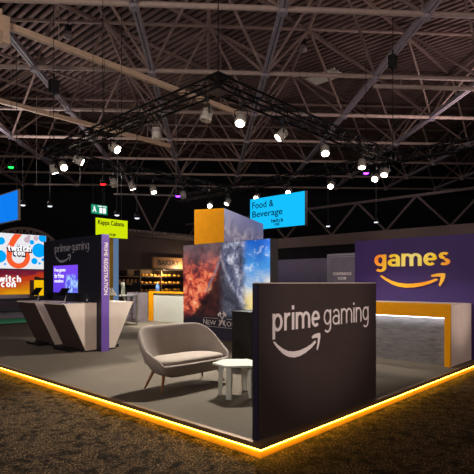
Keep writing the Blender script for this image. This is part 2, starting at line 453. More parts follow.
# space frame of the roof
ZB, ZT, PM = 9.6, 12.5, 4.3
rf = bpy.data.objects.new('roof_space_frame', None); COL.objects.link(rf); ORG[rf] = Vector((0, 0, 0))
tag(rf, 'tubular steel space frame under the corrugated roof', 'roof frame', kind='structure')
bl = [18.1 + PM * k for k in range(-4, 6)]; bx = [2.18 + PM * k for k in range(-5, 6)]
tl = [18.1 + PM * (k + .5) for k in range(-4, 5)]; tx = [2.18 + PM * (k + .5) for k in range(-5, 5)]
for ly in bl: part('bottom_chord', MB().tube(H(bx[0], ly, ZB), H(bx[-1], ly, ZB), .085, 10), 'chord', rf, True)
for lx in bx:
    mb = MB()
    mb.bar(H(lx - .06, bl[0], ZB + .02), H(lx - .06, bl[-1], ZB + .02), .085, .17); mb.bar(H(lx + .06, bl[0], ZB + .02), H(lx + .06, bl[-1], ZB + .02), .085, .17)
    for ly in bl: mb.tube(H(lx, ly, ZB - .16), H(lx, ly, ZB + .2), .15, 10)
    part('main_chord', mb, 'chord_purple_lit', rf)
for ly in tl: part('top_chord', MB().tube(H(tx[0], ly, ZT), H(tx[-1], ly, ZT), .075, 8), 'web', rf, True)
for lx in tx: part('top_chord', MB().tube(H(lx, tl[0], ZT), H(lx, tl[-1], ZT), .075, 8), 'web', rf, True)
for ly in tl:
    mb = MB()
    for lx in tx:
        for sx in (-.5, .5):
            for sy in (-.5, .5):
                mb.tube(H(lx, ly, ZT), H(lx + sx * PM, ly + sy * PM, ZB), .055, 6, caps=False)
        mb.blob(H(lx, ly, ZT), .17)
    part('web_bracing', mb, 'web', rf)
# diagonal purlins in the plane of the deck
mb = MB()
for k in range(-10, 12):
    mb.bar((-26, 2.4 + k * 3.05 + 4, 12.86), (50, 2.4 + k * 3.05 + 4, 12.86), .09, .14)
part('purlin', mb, 'web', rf)
# two long tan rails hung below the frame, parallel to the stand
for (a, b) in (((2.2, 11.574), (12.5, 11.574)), ((3.2, 17.756), (13.16, 17.756))):
    r = thing('ceiling_rail', 'nearer tan steel rail crossing the roof at upper left, ending in a box bracket' if a[1] < 12 else 'farther tan steel rail crossing the roof behind the first rail', 'rail', (a[0], a[1], 9.1), 'long tan rails under the roof')
    part('beam', MB().bar((a[0], a[1], 9.11), (b[0], b[1], 9.11), .15, .19), 'rail', r)
    for t in (.15, .85):
        m2 = MB().tube((a[0] + (b[0] - a[0]) * t, a[1], 9.2), (a[0] + (b[0] - a[0]) * t, a[1], 12.95), .018, 6)
        part('hanger_rod', m2, 'web', r)
    if a[1] < 12:
        part('end_bracket', MB().box((a[0] - .22, a[1] - .2, 8.5), (a[0] - .02, a[1] + .2, 9.3), .02).box((a[0] - .6, a[1] - .1, 8.85), (a[0] - .2, a[1] + .16, 9.5), .02), 'rail', r)
r = thing('ceiling_rail', 'short pale tube running beside a roof chord at upper right', 'rail', H(6.4, 18.1, 9.2), 'long tan rails under the roof')
part('beam', MB().tube(H(6.4, 18.1, 9.22), H(22, 18.1, 9.22), .085, 10), 'chord', r, True)
for lx in (7.5, 12.5, 17.5): part('hanger_rod', MB().tube(H(lx, 18.1, 9.25), H(lx, 18.1, 9.6), .02, 6), 'web', r)
for (p, lab) in ((H(4.15, 20.6, 11.75), 'unlit dome lamp hanging below the roof at upper right'), (H(-5.75, 20.0, 11.7), 'unlit dome lamp hanging below the roof at upper left')):
    o = thing('dome_lamp', lab, 'lamp', p, 'dome lamps under the roof')
    part('shade', MB().lathe([(.05, .26), (.10, .22), (.15, .08), (.19, 0)], p, 18), 'greymetal', o, True)
    part('bulb', MB().blob((p[0], p[1], p[2] + .0), .1), 'lens_off', o, True)
    part('ballast', MB().box((p[0] - .11, p[1] - .11, p[2] + .26), (p[0] + .11, p[1] + .11, p[2] + .5), .02), 'blackmetal', o)
    part('hanging_rod', MB().tube((p[0], p[1], p[2] + .5), (p[0], p[1], 12.9), .015, 6), 'blackmetal', o)
# zigzag girder standing on the fascia
g = bpy.data.objects.new('zigzag_girder', None); COL.objects.link(g); g.location = (21.4, 5, 4.48); ORG[g] = Vector((21.4, 5, 4.48))
tag(g, 'zigzag steel girder standing above the grey fascia', 'girder', kind='structure')
part('girder_chord', MB().bar((21.4, -12, 6.2), (21.4, 26, 6.2), .12, .14), 'dimsteel', g)
mb = MB(); y = -11.5
while y < 25:
    mb.bar((21.4, y, 4.48), (21.4, y + 1.7, 6.2), .1, .1); mb.bar((21.4, y + 1.7, 6.2), (21.4, y + 3.4, 4.48), .1, .1); y += 3.45
part('girder_strut', mb, 'dimsteel', g)
# V struts far left
g = bpy.data.objects.new('far_vee_strut', None); COL.objects.link(g); g.location = (15.6, 22.6, 5); ORG[g] = Vector((15.6, 22.6, 5))
tag(g, 'dark V shaped roof strut behind the bakery kiosk', 'strut', kind='structure')
mb = MB()
for s in (-1, 1): mb.bar((15.6, 22.6, 5.0), (15.6 + s * .7285 * 2.3, 22.6 - s * .6849 * 2.3, 9.6), .10, .10)
part('strut_arm', mb, 'dimsteel', g)

# ------------------------------------------------------------------ stand platform
pf = thing('stand_platform', 'low raised stand platform with taupe carpet and glowing amber edge', 'platform', (0, 0, G))
part('deck_carpet', MB().box((.056, .056, G + .002), (14.2, 14.6, Z0)), 'tile', pf, label='taupe carpet on the platform')
def ell(a, b_, z0, z1):
    return MB().prism([(a, a), (14.2, a), (14.2, b_), (b_, b_), (b_, 14.6), (a, 14.6)], lambda u, v, d: (u, v, d), z0, z1)
part('edge_trim', ell(0, .056, .062, Z0), 'bronze', pf, label='dark bronze edge trim')
part('led_strip', ell(.002, .026, .049, .062), 'led_amber', pf, label='glowing amber light strip')
part('riser', ell(.034, .058, G, .062), 'riser', pf, label='amber riser board lit by the strip')

# ------------------------------------------------------------------ front partition with white lettering
fp = thing('partition_panel', 'low charcoal freestanding partition with white lettering at the platform corner', 'partition', (.057, .093, Z0))
part('board', MB().box((.075, .093, Z0), (2.433, .155, 1.60)), 'panel_brown', fp)
part('end_edge', MB().box((.057, .0925, Z0), (.075, .1555, 1.602)), 'navy', fp, label='dark navy end edge')
part('top_edge', MB().box((.075, .0925, 1.60), (2.433, .1555, 1.609)), 'cream', fp, label='thin pale top edge')
fy = face_y(.093)
part('lettering', word_mb('prime', fy, .276, 1.105, 1.05, 1.375, .235), 'letter_white', fp, label='white bold word')
part('lettering', word_mb('gaming', fy, 1.185, 2.215, 1.045, 1.365, .15, gap=.2), 'letter_white', fp, label='white thin word')
part('arrow_logo', smile_mb(fy, .285, 1.115, .835, 1.055), 'letter_white', fp, label='white curved arrow')

# ------------------------------------------------------------------ purple wall with amber lettering, and its counter
gw = thing('logo_wall', 'tall deep purple wall with amber lettering and curved arrow', 'wall panel', (6.5, 1.4, Z0))
part('board', MB().box((6.5, .08, Z0), (6.68, 2.69, 2.56)), 'purple', gw)
fx = face_x(6.5)
part('lettering', word_mb('games', fx, -2.19, -.565, 1.845, 2.225, .26, .03), 'games', gw, label='amber gradient word')
part('arrow_logo', smile_mb(fx, -2.06, -.66, 1.50, 1.80, .03), 'games_arrow', gw, label='amber curved arrow')

def frame_counter(name, label, x, y0, y1, depth, h, body, inner, pa=.1, pb=.1, band=.25):
    c = thing(name, label, 'counter', (x, (y0 + y1) / 2, Z0), 'counters with an orange frame')
    def outline(t): return [(y0, Z0), (y0 + pa, Z0), (y0 + pa, Z0 + h - band), (y1 - pb, Z0 + h - band), (y1 - pb, Z0), (y1, Z0), (y1, Z0 + h - t), (y0, Z0 + h - t)]
    fr = lambda u, v, d: (x + d, u, v)
    part('body', MB().prism(outline(.02), fr, .05, .15).box((x + .15, y0, Z0), (x + depth, y1, Z0 + h - .02)), body, c)
    part('front_inset', MB().box((x + .13, y0 + pa, Z0), (x + .15, y1 - pb, Z0 + h - band)), inner, c)
    part('orange_frame', MB().prism(outline(0), fr, 0, .05), 'orange', c, label='orange frame round the counter front')
    return c
gc = frame_counter('reception_counter', 'reception counter with orange frame and lit grey front below the purple wall', 5.35, .17, 2.62, 1.149, 1.12, 'cream', 'concrete')
part('light_strip', MB().box((5.40, .28, .965), (5.42, 2.5, .978)), 'led_white', gc, label='white light strip under the frame')
wc = frame_counter('reception_counter', 'white fronted counter with orange frame beside the mural, far across the platform', 7.95, 10.2, 12.6, .7, 1.155, 'white', 'white', .04, .3, .07)
part('front_panel', MB().box((7.965, 10.25, Z0), (8.08, 12.29, Z0 + 1.0)), 'white', wc)

# ------------------------------------------------------------------ registration wall and its four... counters
WX, WY = 2.147, 6.351
rw = thing('registration_wall', 'tall near-black wall with violet end carrying white vertical lettering', 'wall panel', (WX + .09, WY + 1.4, Z0))
part('board', MB().box((WX, WY + .02, Z0), (WX + .18, WY + 2.8, 2.66)), 'darknavy', rw)
part('end_panel', MB().box((WX - .002, WY, Z0), (WX + .183, WY + .02, 2.662)), 'violet', rw, label='violet end panel')
fx = face_x(WX); fy = face_y(WY)
part('lettering', text_mb('PRIME REGISTRATION', fy, WX + .05, WX + .145, 1.34, 2.48, .015, .004, turn=True), 'letter_white', rw, label='white capitals reading down the violet end')
part('lettering', word_mb('prime', fx, -8.528, -7.75, 2.30, 2.54, .22), 'letter_grey', rw, label='grey bold word')
part('lettering', word_mb('gaming', fx, -7.67, -6.889, 2.30, 2.54, .14, gap=.2), 'letter_grey', rw, label='grey thin word')
part('arrow_logo', smile_mb(fx, -8.5, -7.72, 2.09, 2.29), 'letter_grey', rw, label='grey curved arrow')
ws = thing('wall_screen', 'violet lit screen hanging on the near-black wall under the grey arrow', 'screen', (WX, 7.93, 1.35))
part('casing', MB().box((WX - .03, 7.32, 1.355), (WX, 8.56, 2.035)), 'black', ws)
part('display', MB().box((WX - .034, 7.338, 1.37), (WX - .03, 8.544, 2.02)), 'promo', ws)
fs = face_x(WX - .034)
mb = text_mb('Free games', fs, -8.48, -7.92, 1.85, 1.96, .02, .002); text_mb('for Prime', fs, -8.48, -8.0, 1.72, 1.83, .02, .002, mb=mb); text_mb('members', fs, -8.48, -8.02, 1.61, 1.69, .02, .002, mb=mb)
part('lettering', mb, 'scr_letter', ws)

def reg_counter(label, side, y0, y1):
    # side -1: stands on the -x face of the wall, +1 on the other face
    xi = WX - .008 if side < 0 else WX + .191
    f = lambda u, v, d: (xi + side * u, d, v)
    c = thing('registration_counter', label, 'counter', (xi + side * .14, (y0 + y1) / 2, Z0), 'tapering registration counters')
    part('body', MB().prism([(.0, Z0 + .03), (.26, Z0 + .03), (.735, Z0 + 1.03), (0, Z0 + 1.03)], f, y0, y1), 'cream', c)
    part('slanted_front', MB().prism([(.262, Z0 + .03), (.275, Z0 + .03), (.752, Z0 + 1.03), (.737, Z0 + 1.03)], f, y0 + .004, y1 - .004), 'panel_brown', c, label='dark brown slanted front board')
    part('worktop', MB().prism([(0, Z0 + 1.03), (.752, Z0 + 1.03), (.752, Z0 + 1.055), (0, Z0 + 1.055)], f, y0 - .003, y1 + .003), 'cream', c)
    part('plinth', MB().prism([(0.02, Z0), (.3, Z0), (.3, Z0 + .03), (0.02, Z0 + .03)], f, y0 + .03, y1 - .02), 'black', c, label='black plinth')
    part('foot_plate', MB().prism([(.3, Z0), (.52, Z0), (.52, Z0 + .06), (.3, Z0 + .06)], f, y0 + .25, y1 + .02), 'black', c, label='black foot plate')
    return c
reg_counter('cream tapering counter nearest the violet wall end, on its dark side', -1, WY + .2, WY + 1.15)
reg_counter('cream tapering counter farther along the dark wall, at its left end', -1, WY + 1.62, WY + 2.59)
reg_counter('cream tapering counter right of the violet wall end', 1, WY + .2, WY + 1.15)

def tablet(label, x, y, z, rz, mat_b, mat_s):
    t = thing('tablet_stand', label, 'tablet', (x, y, z), 'tablets on stands', rz)
    part('base', MB().lathe([(.075, 0), (.075, .008), (.02, .014)], seg=18), mat_s, t, local=True)
    mb = MB(); P = [(0, 0, .01), (.03, 0, .1), (.025, 0, .17), (-.01, 0, .2)]
    for a, b in zip(P, P[1:]): mb.tube(a, b, .012, 8)
    part('arm', mb, mat_s, t, local=True)
    f = lambda u, v, d: (-.01 - v * .5 - d * .87 + .02, u, .21 + v * .0 + (-.5 * d) + (0.0) + v * .0)
    mb = MB()
    # tilted slab facing -x and up
    n = Vector((-.80, 0, .6)); up = Vector((.6, 0, .80)); c = Vector((-.02, 0, .225))
    fn = lambda u, v, d: tuple(c + Vector((0, u, 0)) + up * v + n * d)
    mb.prism([(-.14, -.11), (.14, -.11), (.14, .11), (-.14, .11)], fn, 0, .014)
    part('screen_casing', mb, mat_b, t, local=True)
    part('display', MB().prism([(-.125, -.095), (.125, -.095), (.125, .095), (-.125, .095)], fn, .014, .016), 'tablet' if mat_b != 'white' else 'white', t, local=True)
    return t
tablet('black tablet on a pale stand on the counter nearest the violet wall end', 1.72, 7.2, Z0 + 1.055, .15, 'blackmetal', 'steelgrey')
tablet('black tablet on the farther left counter', 1.72, 8.55, Z0 + 1.055, .15, 'blackmetal', 'steelgrey')
tablet('white tablet on the counter right of the violet wall end', 2.72, 6.95, Z0 + 1.055, PI, 'white', 'white')
bt = thing('pump_bottle', 'dark pump bottle on the counter beside the violet wall end', 'bottle', (1.98, 6.68, Z0 + 1.055))
part('body', MB().lathe([(.036, 0), (.038, .01), (.038, .11), (.014, .135), (.014, .15)], (1.98, 6.68, Z0 + 1.055), 16), 'glass_dark', bt, True)
part('pump', MB().tube((1.98, 6.68, 1.31), (1.98, 6.68, 1.36), .008).box((1.94, 6.672, 1.355), (1.99, 6.688, 1.37)), 'black', bt)

# ------------------------------------------------------------------ mural light box and orange tower
NX = 5.36
nb = thing('mural_lightbox', 'large freestanding mural panel with red embers, dark peak and blue sky', 'mural', (NX + .15, 5.85, Z0))
part('frame', MB().box((NX + .012, 4.277, Z0), (NX + .3, 7.434, 2.655)), 'steelgrey', nb)
part('mural_print', MB().box((NX, 4.29, Z0 + .01), (NX + .012, 7.42, 2.645)), 'mural', nb)
fn_ = face_x(NX)
mb = text_mb('N', fn_, -6.60, -6.46, .49, .64, .0, .003); text_mb('EW', fn_, -6.43, -6.11, .49, .61, .0, .003, mb=mb)
text_mb('W', fn_, -6.0, -5.76, .49, .64, .0, .003, mb=mb); text_mb('ORLD', fn_, -5.71, -5.16, .49, .61, .0, .003, mb=mb)
part('lettering', mb, 'letter_white', nb)
mb = MB()
for s in (-1, 1):
    c0 = -5.88
    p = (c0 - s * .13, .47); q = (c0 + s * .10, .80)
    d = Vector((q[0] - p[0], q[1] - p[1])).normalized(); e = Vector((-d.y, d.x)) * .014
    mb.prism([(p[0] - e.x, p[1] - e.y), (q[0] - e.x, q[1] - e.y), (q[0] + e.x, q[1] + e.y), (p[0] + e.x, p[1] + e.y)], fn_, .001, .004)
    e = Vector((-d.y, d.x))
    A = Vector(q) - d * .02
    hd = [A + e * .075 - d * .03, A + e * .075 + d * .05, A - e * .06 + d * .045, A - e * .06 - d * .03]
    mb.prism([tuple(v) for v in hd], fn_, .001, .0045)
for (a_, b_) in ((-6.58, -6.04), (-5.72, -5.18)):
    mb.prism([(a_, .665), (b_, .665), (b_, .672), (a_, .672)], fn_, .001, .003)
mb.prism([(-6.58, .44), (-5.18, .44), (-5.18, .447), (-6.58, .447)], fn_, .001, .003)
part('hammer_emblem', mb, 'letter_white', nb, label='two crossed white hammers')

tw = thing('tower_block', 'tall block with orange face and pale lilac side rising behind the mural panel', 'tower', (6.717, 7.161, Z0), None, math.atan2(.4, .916))
part('core', MB().box((.012, .012, 0), (4.1, .96, 3.715)), 'steelgrey', tw, local=True)
part('orange_face', MB().box((0, .0, 0), (.012, .972, 3.72)), 'orange', tw, local=True, label='plain orange face')
part('mural_side', MB().box((.012, 0, 0), (4.11, .012, 3.72)), 'pale_mural', tw, local=True, label='pale lilac printed side')

# ------------------------------------------------------------------ sofa
sx, sy = 1.21, 2.55
sofa = thing('lounge_sofa', 'taupe two seat shell sofa with wooden legs on the carpet', 'sofa', (sx, sy, Z0))
def sgnpow(v, e): return math.copysign(abs(v) ** e, v)
NS, NT = 64, 8
b = bmesh.new(); grid = []
for i in range(NS):
    ph = 2 * PI * i / NS; sn = math.sin(ph)
    hs = min(1.0, 1.12 * max(0.0, sn) ** .7)
    ztop = .47 + .40 * (.5 * hs + .5 * hs * hs * (3 - 2 * hs)) if sn > 0 else .47 - .095 * min(1.0, -sn * 2.2)
    row = []
    for j in range(NT + 1):
        t = j / NT
        fl = .66 + .34 * math.sin(t * PI / 2) ** .75
        ex = .66 - .04 * t
        Y = -.26 + ((.60 if sn > 0 else .125) * (.66 + .34 * t ** .7)) * sgnpow(sn, ex)
        nar = 1 - .13 * max(0.0, min(1.0, (.05 - Y) / .38)) ** 1.5
        row.append(b.verts.new((.738 * fl * nar * sgnpow(math.cos(ph), ex), Y, .215 + (ztop - .215) * t)))
    grid.append(row)
for A, B in zip(grid, grid[1:] + grid[:1]):
    for j in range(NT): b.faces.new((A[j], A[j + 1], B[j + 1], B[j]))
b.faces.new([r_[0] for r_ in grid])
bmesh.ops.recalc_face_normals(b, faces=b.faces)
me = bpy.data.meshes.new('shell'); b.to_mesh(me); b.free(); me.materials.append(M['fabric'])
for p in me.polygons: p.use_smooth = True
sh = part('shell', None, 'fabric', sofa, mesh=me)
md = sh.modifiers.new('solid', 'SOLIDIFY'); md.thickness = .055; md.offset = 0
md = sh.modifiers.new('sub', 'SUBSURF'); md.levels = 2; md.render_levels = 2
def pad(mb, a, y0, y1, z0, z1, e, edge):
    yc, hb = (y0 + y1) / 2, (y1 - y0) / 2; n = 44; prof = [(1 - edge * 1.4, z0), (1 - edge * .4, z0 + (z1 - z0) * .1), (1, z0 + (z1 - z0) * .4), (1 - edge * .15, z0 + (z1 - z0) * .72), (1 - edge, z1 - .008), (.7, z1 + .006), (.3, z1 + .012)]
    rings = []
    for k, z in prof:
        rings.append([mb.b.verts.new((a * k * sgnpow(math.cos(2 * PI * i / n), e), yc + (hb * (k if k > .75 else k)) * sgnpow(math.sin(2 * PI * i / n), e), z)) for i in range(n)])
    for A, B in zip(rings, rings[1:]):
        for i in range(n): mb.b.faces.new((A[i], A[(i + 1) % n], B[(i + 1) % n], B[i]))
    mb.b.faces.new(rings[0][::-1]); mb.b.faces.new(rings[-1]); return mb
part('seat_base', pad(MB(), .54, -.32, .17, .245, .35, .42, .12), 'fabric', sofa, True, local=True)
part('seat_cushion', pad(MB(), .60, -.36, .25, .345, .435, .42, .06), 'fabric_pale', sofa, True, local=True, label='paler seat cushion')
for (lx, ly, ex, ey) in ((-.50, -.20, -.61, -.29), (-.47, .08, -.54, .18), (.47, .08, .60, .22), (.50, -.20, .60, -.27)):
    part('leg', MB().tube((lx, ly, .24), (ex, ey, 0), .024, 12, .013), 'wood', sofa, True, local=True)

# ------------------------------------------------------------------ side table
st = thing('side_table', 'low white hexagonal side table in front of the sofa', 'table', (1.29, 1.52, Z0))
hx = [(.33 * math.cos(PI / 3 * i + .35), .33 * math.sin(PI / 3 * i + .35)) for i in range(6)]
part('tabletop', MB().prism(hx, lambda u, v, d: (u, v, d), .405, .43), 'white', st, local=True)
for (px_, py_) in ((-.17, .15), (-.275, -.12), (-.01, -.275), (.25, .09)):
    a = math.atan2(py_, px_); c, s_ = math.cos(a), math.sin(a); R_ = math.hypot(px_, py_)
    fn = lambda u, v, d, c=c, s_=s_: (c * u - s_ * d, s_ * u + c * d, v)
    part('leg', MB().prism([(R_ - .02, 0), (R_ + .022, 0), (R_ + .022, .405), (R_ - .05, .405)], fn, -.035, .035), 'white', st, local=True)

# black cabinet behind the partition
bc = thing('black_cabinet', 'plain black cabinet between the sofa and the partition', 'cabinet', (3.0, 2.7, Z0))
part('body', MB().box((2.66, 2.48, Z0 + .03), (3.35, 2.93, Z0 + .975)), 'black', bc)
part('cabinet_top', MB().box((2.65, 2.47, Z0 + .975), (3.36, 2.94, Z0 + 1.0)), 'black', bc)
part('plinth', MB().box((2.69, 2.51, Z0), (3.32, 2.9, Z0 + .03)), 'black', bc)

# ------------------------------------------------------------------ meeting room behind the purple wall
mr = thing('meeting_room', 'grey mauve meeting room partition with outlined door panel behind the purple wall', 'partition', (9.3, 5.2, Z0))
part('side_board', MB().prism([(8.55, 3.4), (8.7, 3.4), (8.7, 4.75), (8.55, 4.75)], lambda u, v, d: (u, v, d), Z0, 2.44), 'mauve', mr)
part('long_board', MB().box((10.6, 4.0, Z0), (10.75, 8.35, 2.45)), 'mauve', mr)
fx = face_x(8.55)
mb = MB()
for a, b_ in (((-4.73, Z0), (-4.70, 2.42)), ((-3.42, Z0), (-3.39, 2.42)), ((-4.66, Z0), (-4.645, 2.35))): mb.prism([a, (b_[0], a[1]), b_, (a[0], b_[1])], fx, 0, .012)
mb.prism([(-4.73, 2.39), (-3.39, 2.39), (-3.39, 2.42), (-4.73, 2.42)], fx, 0, .012)
mb.prism([(-4.66, 2.335), (-3.39, 2.335), (-3.39, 2.35), (-4.66, 2.35)], fx, 0, .012)
part('outline_frame', mb, 'letter_grey', mr, label='pale outline of the door panel')
mb = text_mb('CONFERENCE', fx, -4.55, -3.95, 1.82, 1.90, .02, .004); text_mb('ROOM', fx, -4.38, -4.12, 1.69, 1.77, .02, .004, mb=mb)
part('lettering', mb, 'letter_white', mr)

# ------------------------------------------------------------------ hanging signs
def hang(o, pts, z1):
    for p in pts: part('hanging_wire', MB().tube(p, (p[0], p[1], z1), .008, 6), 'blackmetal', o)
fb = thing('hanging_sign', 'cyan lit sign with dark writing hanging above the mural panel', 'sign', (10.95, 8.56, 3.7), 'hanging lit signs')
part('casing', MB().box((10.962, 7.215, 3.69), (11.1, 9.905, 4.96)), 'blackmetal', fb)
part('lit_face', MB().box((10.95, 7.235, 3.71), (10.962, 9.885, 4.945)), 'scr_cyan', fb)
fx = face_x(10.95)
part('lettering', text_mb('Food &', fx, -9.77, -8.68, 4.55, 4.81, .008, .003), 'scr_ink', fb, label='dark writing, upper line')
part('lettering', text_mb('Beverage', fx, -9.77, -8.25, 4.12, 4.45, .008, .003), 'scr_ink', fb, label='dark writing, lower line')
mb = word_mb('twitch', fx, -8.81, -8.22, 3.915, 4.07, .32, .003); word_mb('con', fx, -8.64, -8.40, 3.79, 3.885, .32, .003, mb=mb)
part('small_logo', mb, 'scr_ink', fb)
hang(fb, ((11.03, 7.5, 4.96), (11.03, 9.6, 4.96)), 9.6)

ks = thing('hanging_sign', 'acid yellow sign with dark writing hanging above the violet wall end', 'sign', (4.0, 8.86, 2.75), 'hanging lit signs')
part('casing', MB().box((3.46, 8.872, 2.865), (4.49, 8.94, 3.39)), 'blackmetal', ks)
part('lit_face', MB().box((3.465, 8.86, 2.87), (4.48, 8.872, 3.385)), 'scr_yellow', ks)
fy = face_y(8.86)
part('lettering', text_mb('Kappa Cabana', fy, 3.53, 4.36, 3.17, 3.34, .02, .003), 'ink', ks, label='dark writing')
part('small_logo', text_mb('TOP', fy, 3.87, 4.09, 2.905, 2.98, .04, .003), 'ink', ks)
hang(ks, ((3.7, 8.9, 3.39), (4.3, 8.9, 3.39)), 9.6)

ex = thing('exit_sign', 'small green lit exit sign above the yellow sign', 'sign', (4.7, 10.765, 3.79))
part('casing', MB().box((4.415, 10.775, 3.79), (4.99, 10.85, 4.09)), 'blackmetal', ex)
part('lit_face', MB().box((4.42, 10.765, 3.795), (4.985, 10.775, 4.083)), 'scr_green', ex)
fy = face_y(10.765)
mb = MB()
mb.prism(disc_poly(4.52, 4.02, .022), fy, .001, .003)
mb.prism([(4.49, 3.99), (4.545, 4.0), (4.56, 3.94), (4.60, 3.85), (4.57, 3.84), (4.53, 3.91), (4.47, 3.845), (4.45, 3.87), (4.50, 3.93)], fy, .001, .003)
mb.prism([(4.70, 3.83), (4.93, 3.83), (4.93, 4.0), (4.70, 4.0)], fy, .001, .003)
mb.prism([(4.64, 4.035), (4.95, 4.035), (4.95, 4.06), (4.64, 4.06)], fy, .001, .003)
part('running_figure', mb, 'scr_letter', ex, label='white pictogram of a running figure and a door')
hang(ex, ((4.5, 10.81, 4.09), (4.9, 10.81, 4.09)), 9.6)

bs = thing('hanging_screen', 'plain blue lit screen hanging at the left edge above the white screen', 'screen', (3.3, 14.6, 3.73))
part('casing', MB().box((3.255, 13.46, 3.72), (3.32, 15.9, 4.76)), 'greymetal', bs)
part('display', MB().box((3.245, 13.52, 3.74), (3.255, 15.86, 4.72)), 'scr_deepblue', bs)
hang(bs, ((3.29, 13.7, 4.75), (3.29, 15.5, 4.75)), 9.6)

# ------------------------------------------------------------------ lit stage backdrop far left
TY = 19.744
tsn = thing('stage_screen', 'large white lit screen with orange ribbon, blue dots and white lettering at far left', 'screen', (5.9, TY, G))
part('casing', MB().box((3.6, TY + .02, 2.2), (7.16, TY + .2, 3.93)), 'blackmetal', tsn)
part('display', MB().box((3.65, TY, 2.25), (7.115, TY + .02, 3.87)), 'scr_white', tsn)
fy = face_y(TY)
mb = MB()
for (a, b_, r) in ((5.03, 3.5, .17), (6.78, 3.15, .34), (6.43, 3.52, .11), (6.95, 3.76, .20), (6.55, 2.63, .15), (6.96, 2.72, .08), (6.8, 2.53, .06), (4.98, 2.8, .28), (5.2, 2.45, .05)):
    part('blue_dot', MB().prism([(min(u, 7.11), min(v, 3.865)) for u, v in disc_poly(a, b_, r)], fy, .001, .003), 'scr_blue', tsn, label='blue dot')
for (a, b_, r) in ((6.2, 3.62, .14), (6.62, 3.72, .12), (6.28, 3.76, .09)): part('pink_dot', MB().prism(disc_poly(a, b_, r), fy, .001, .002), 'scr_lilac', tsn, label='pale pink dot')
mb = MB()
outer = [(5.55, 3.86), (5.98, 3.86), (5.72, 3.55), (5.58, 3.3)]
def ring(cx_, cz, ro, ri, a0, a1, n=26):
    A = [(cx_ + ro * math.cos(a0 + (a1 - a0) * i / n), cz + ro * 1.0 * math.sin(a0 + (a1 - a0) * i / n)) for i in range(n + 1)]
    B = [(cx_ + ri * math.cos(a0 + (a1 - a0) * i / n), cz + ri * 1.0 * math.sin(a0 + (a1 - a0) * i / n)) for i in range(n + 1)]
    return A + B[::-1]
mb.prism(ring(5.80, 2.80, .54, .30, PI * .93, PI * 2.2), fy, .003, .006)
mb.prism([(5.27, 2.87), (5.27, 3.05), (5.33, 3.35), (5.46, 3.62), (5.62, 3.86), (5.98, 3.86), (5.78, 3.62), (5.62, 3.35), (5.53, 3.05), (5.51, 2.87)], fy, .003, .006)
part('orange_ribbon', mb, 'scr_orange', tsn, label='orange ribbon shaped like a six')
mb = word_mb('twitch', fy, 5.26, 6.43, 3.0, 3.38, .46, .003, .007, .0); word_mb('con', fy, 5.54, 6.14, 2.80, 3.06, .5, .003, .007, .0, mb=mb)
part('lettering_outline', mb, 'scr_dark', tsn, label='dark outline of the lettering')
mb = word_mb('twitch', fy, 5.31, 6.38, 3.06, 3.37, .33, .003, .011); word_mb('con', fy, 5.59, 6.09, 2.87, 3.05, .36, .003, .011, mb=mb)
part('lettering', mb, 'scr_letter', tsn, label='white lettering')
sb = thing('stage_backdrop', 'red and orange printed backdrop below the white lit screen', 'backdrop', (5.9, TY, G))
part('board', MB().box((3.6, TY + .02, G), (7.16, TY + .2, 2.2)), 'lilacgrey', sb)
part('graphic', MB().box((3.65, TY, 1.06), (7.115, TY + .02, 2.19)), 'graphic', sb)
mb = word_mb('twitch', fy, 4.75, 5.92, 1.63, 1.95, .32, .003); word_mb('con', fy, 5.02, 5.68, 1.40, 1.62, .33, .003, mb=mb)
part('lettering', mb, 'scr_letter', sb, label='pale lettering')
yd = thing('stage_desk', 'yellow lit desk in front of the red backdrop', 'desk', (6.75, TY - .4, G))
part('lit_front', MB().box((6.28, TY - .62, 1.0), (7.1, TY - .58, 1.72)), 'scr_amber', yd)
part('body', MB().box((6.28, TY - .58, G), (7.1, TY - .1, 1.72)), 'bench', yd)
for i, (x, h) in enumerate(((6.5, .16), (6.72, .11), (6.95, .13))):
    q = thing('desk_speaker', ('tall', 'low', 'middle sized')[i] + ' dark box standing on the yellow desk', 'equipment box', (x, TY - .35, 1.72), 'dark boxes on the yellow desk')
    part('body', MB().box((x - .08, TY - .44, 1.72), (x + .08, TY - .28, 1.72 + h), .01), 'black', q)
    part('cone', MB().tube((x, TY - .445, 1.72 + h * .5), (x, TY - .43, 1.72 + h * .5), .04, 14), 'steelgrey', q)
solo('teal_carpet', MB().box((3.0, 17.0, G), (7.6, 19.4, G + .012)), 'teal', (5, 18, 0), 'strip of teal carpet in front of the far left benches', 'carpet')
for i in range(2):
    y = 19.0 - i * .75; x0 = 3.6; x1 = 6.15 - i * .1
    q = thing('bench', ('rear' if i == 0 else 'front') + ' dark plum bench on the teal carpet below the red backdrop', 'bench', ((x0 + x1) / 2, y, G + .012), 'benches by the stage')
    part('seat', MB().box((x0, y - .25, .40), (x1, y + .25, .50), .02), 'bench', q)
    part('backrest', MB().box((x0, y + .2, .5), (x1, y + .28, .9 - i * .15), .02), 'bench', q)
    for x in (x0 + .1, x1 - .1): part('leg', MB().box((x - .04, y - .22, G + .012), (x + .04, y + .22, .40)), 'blackmetal', q)
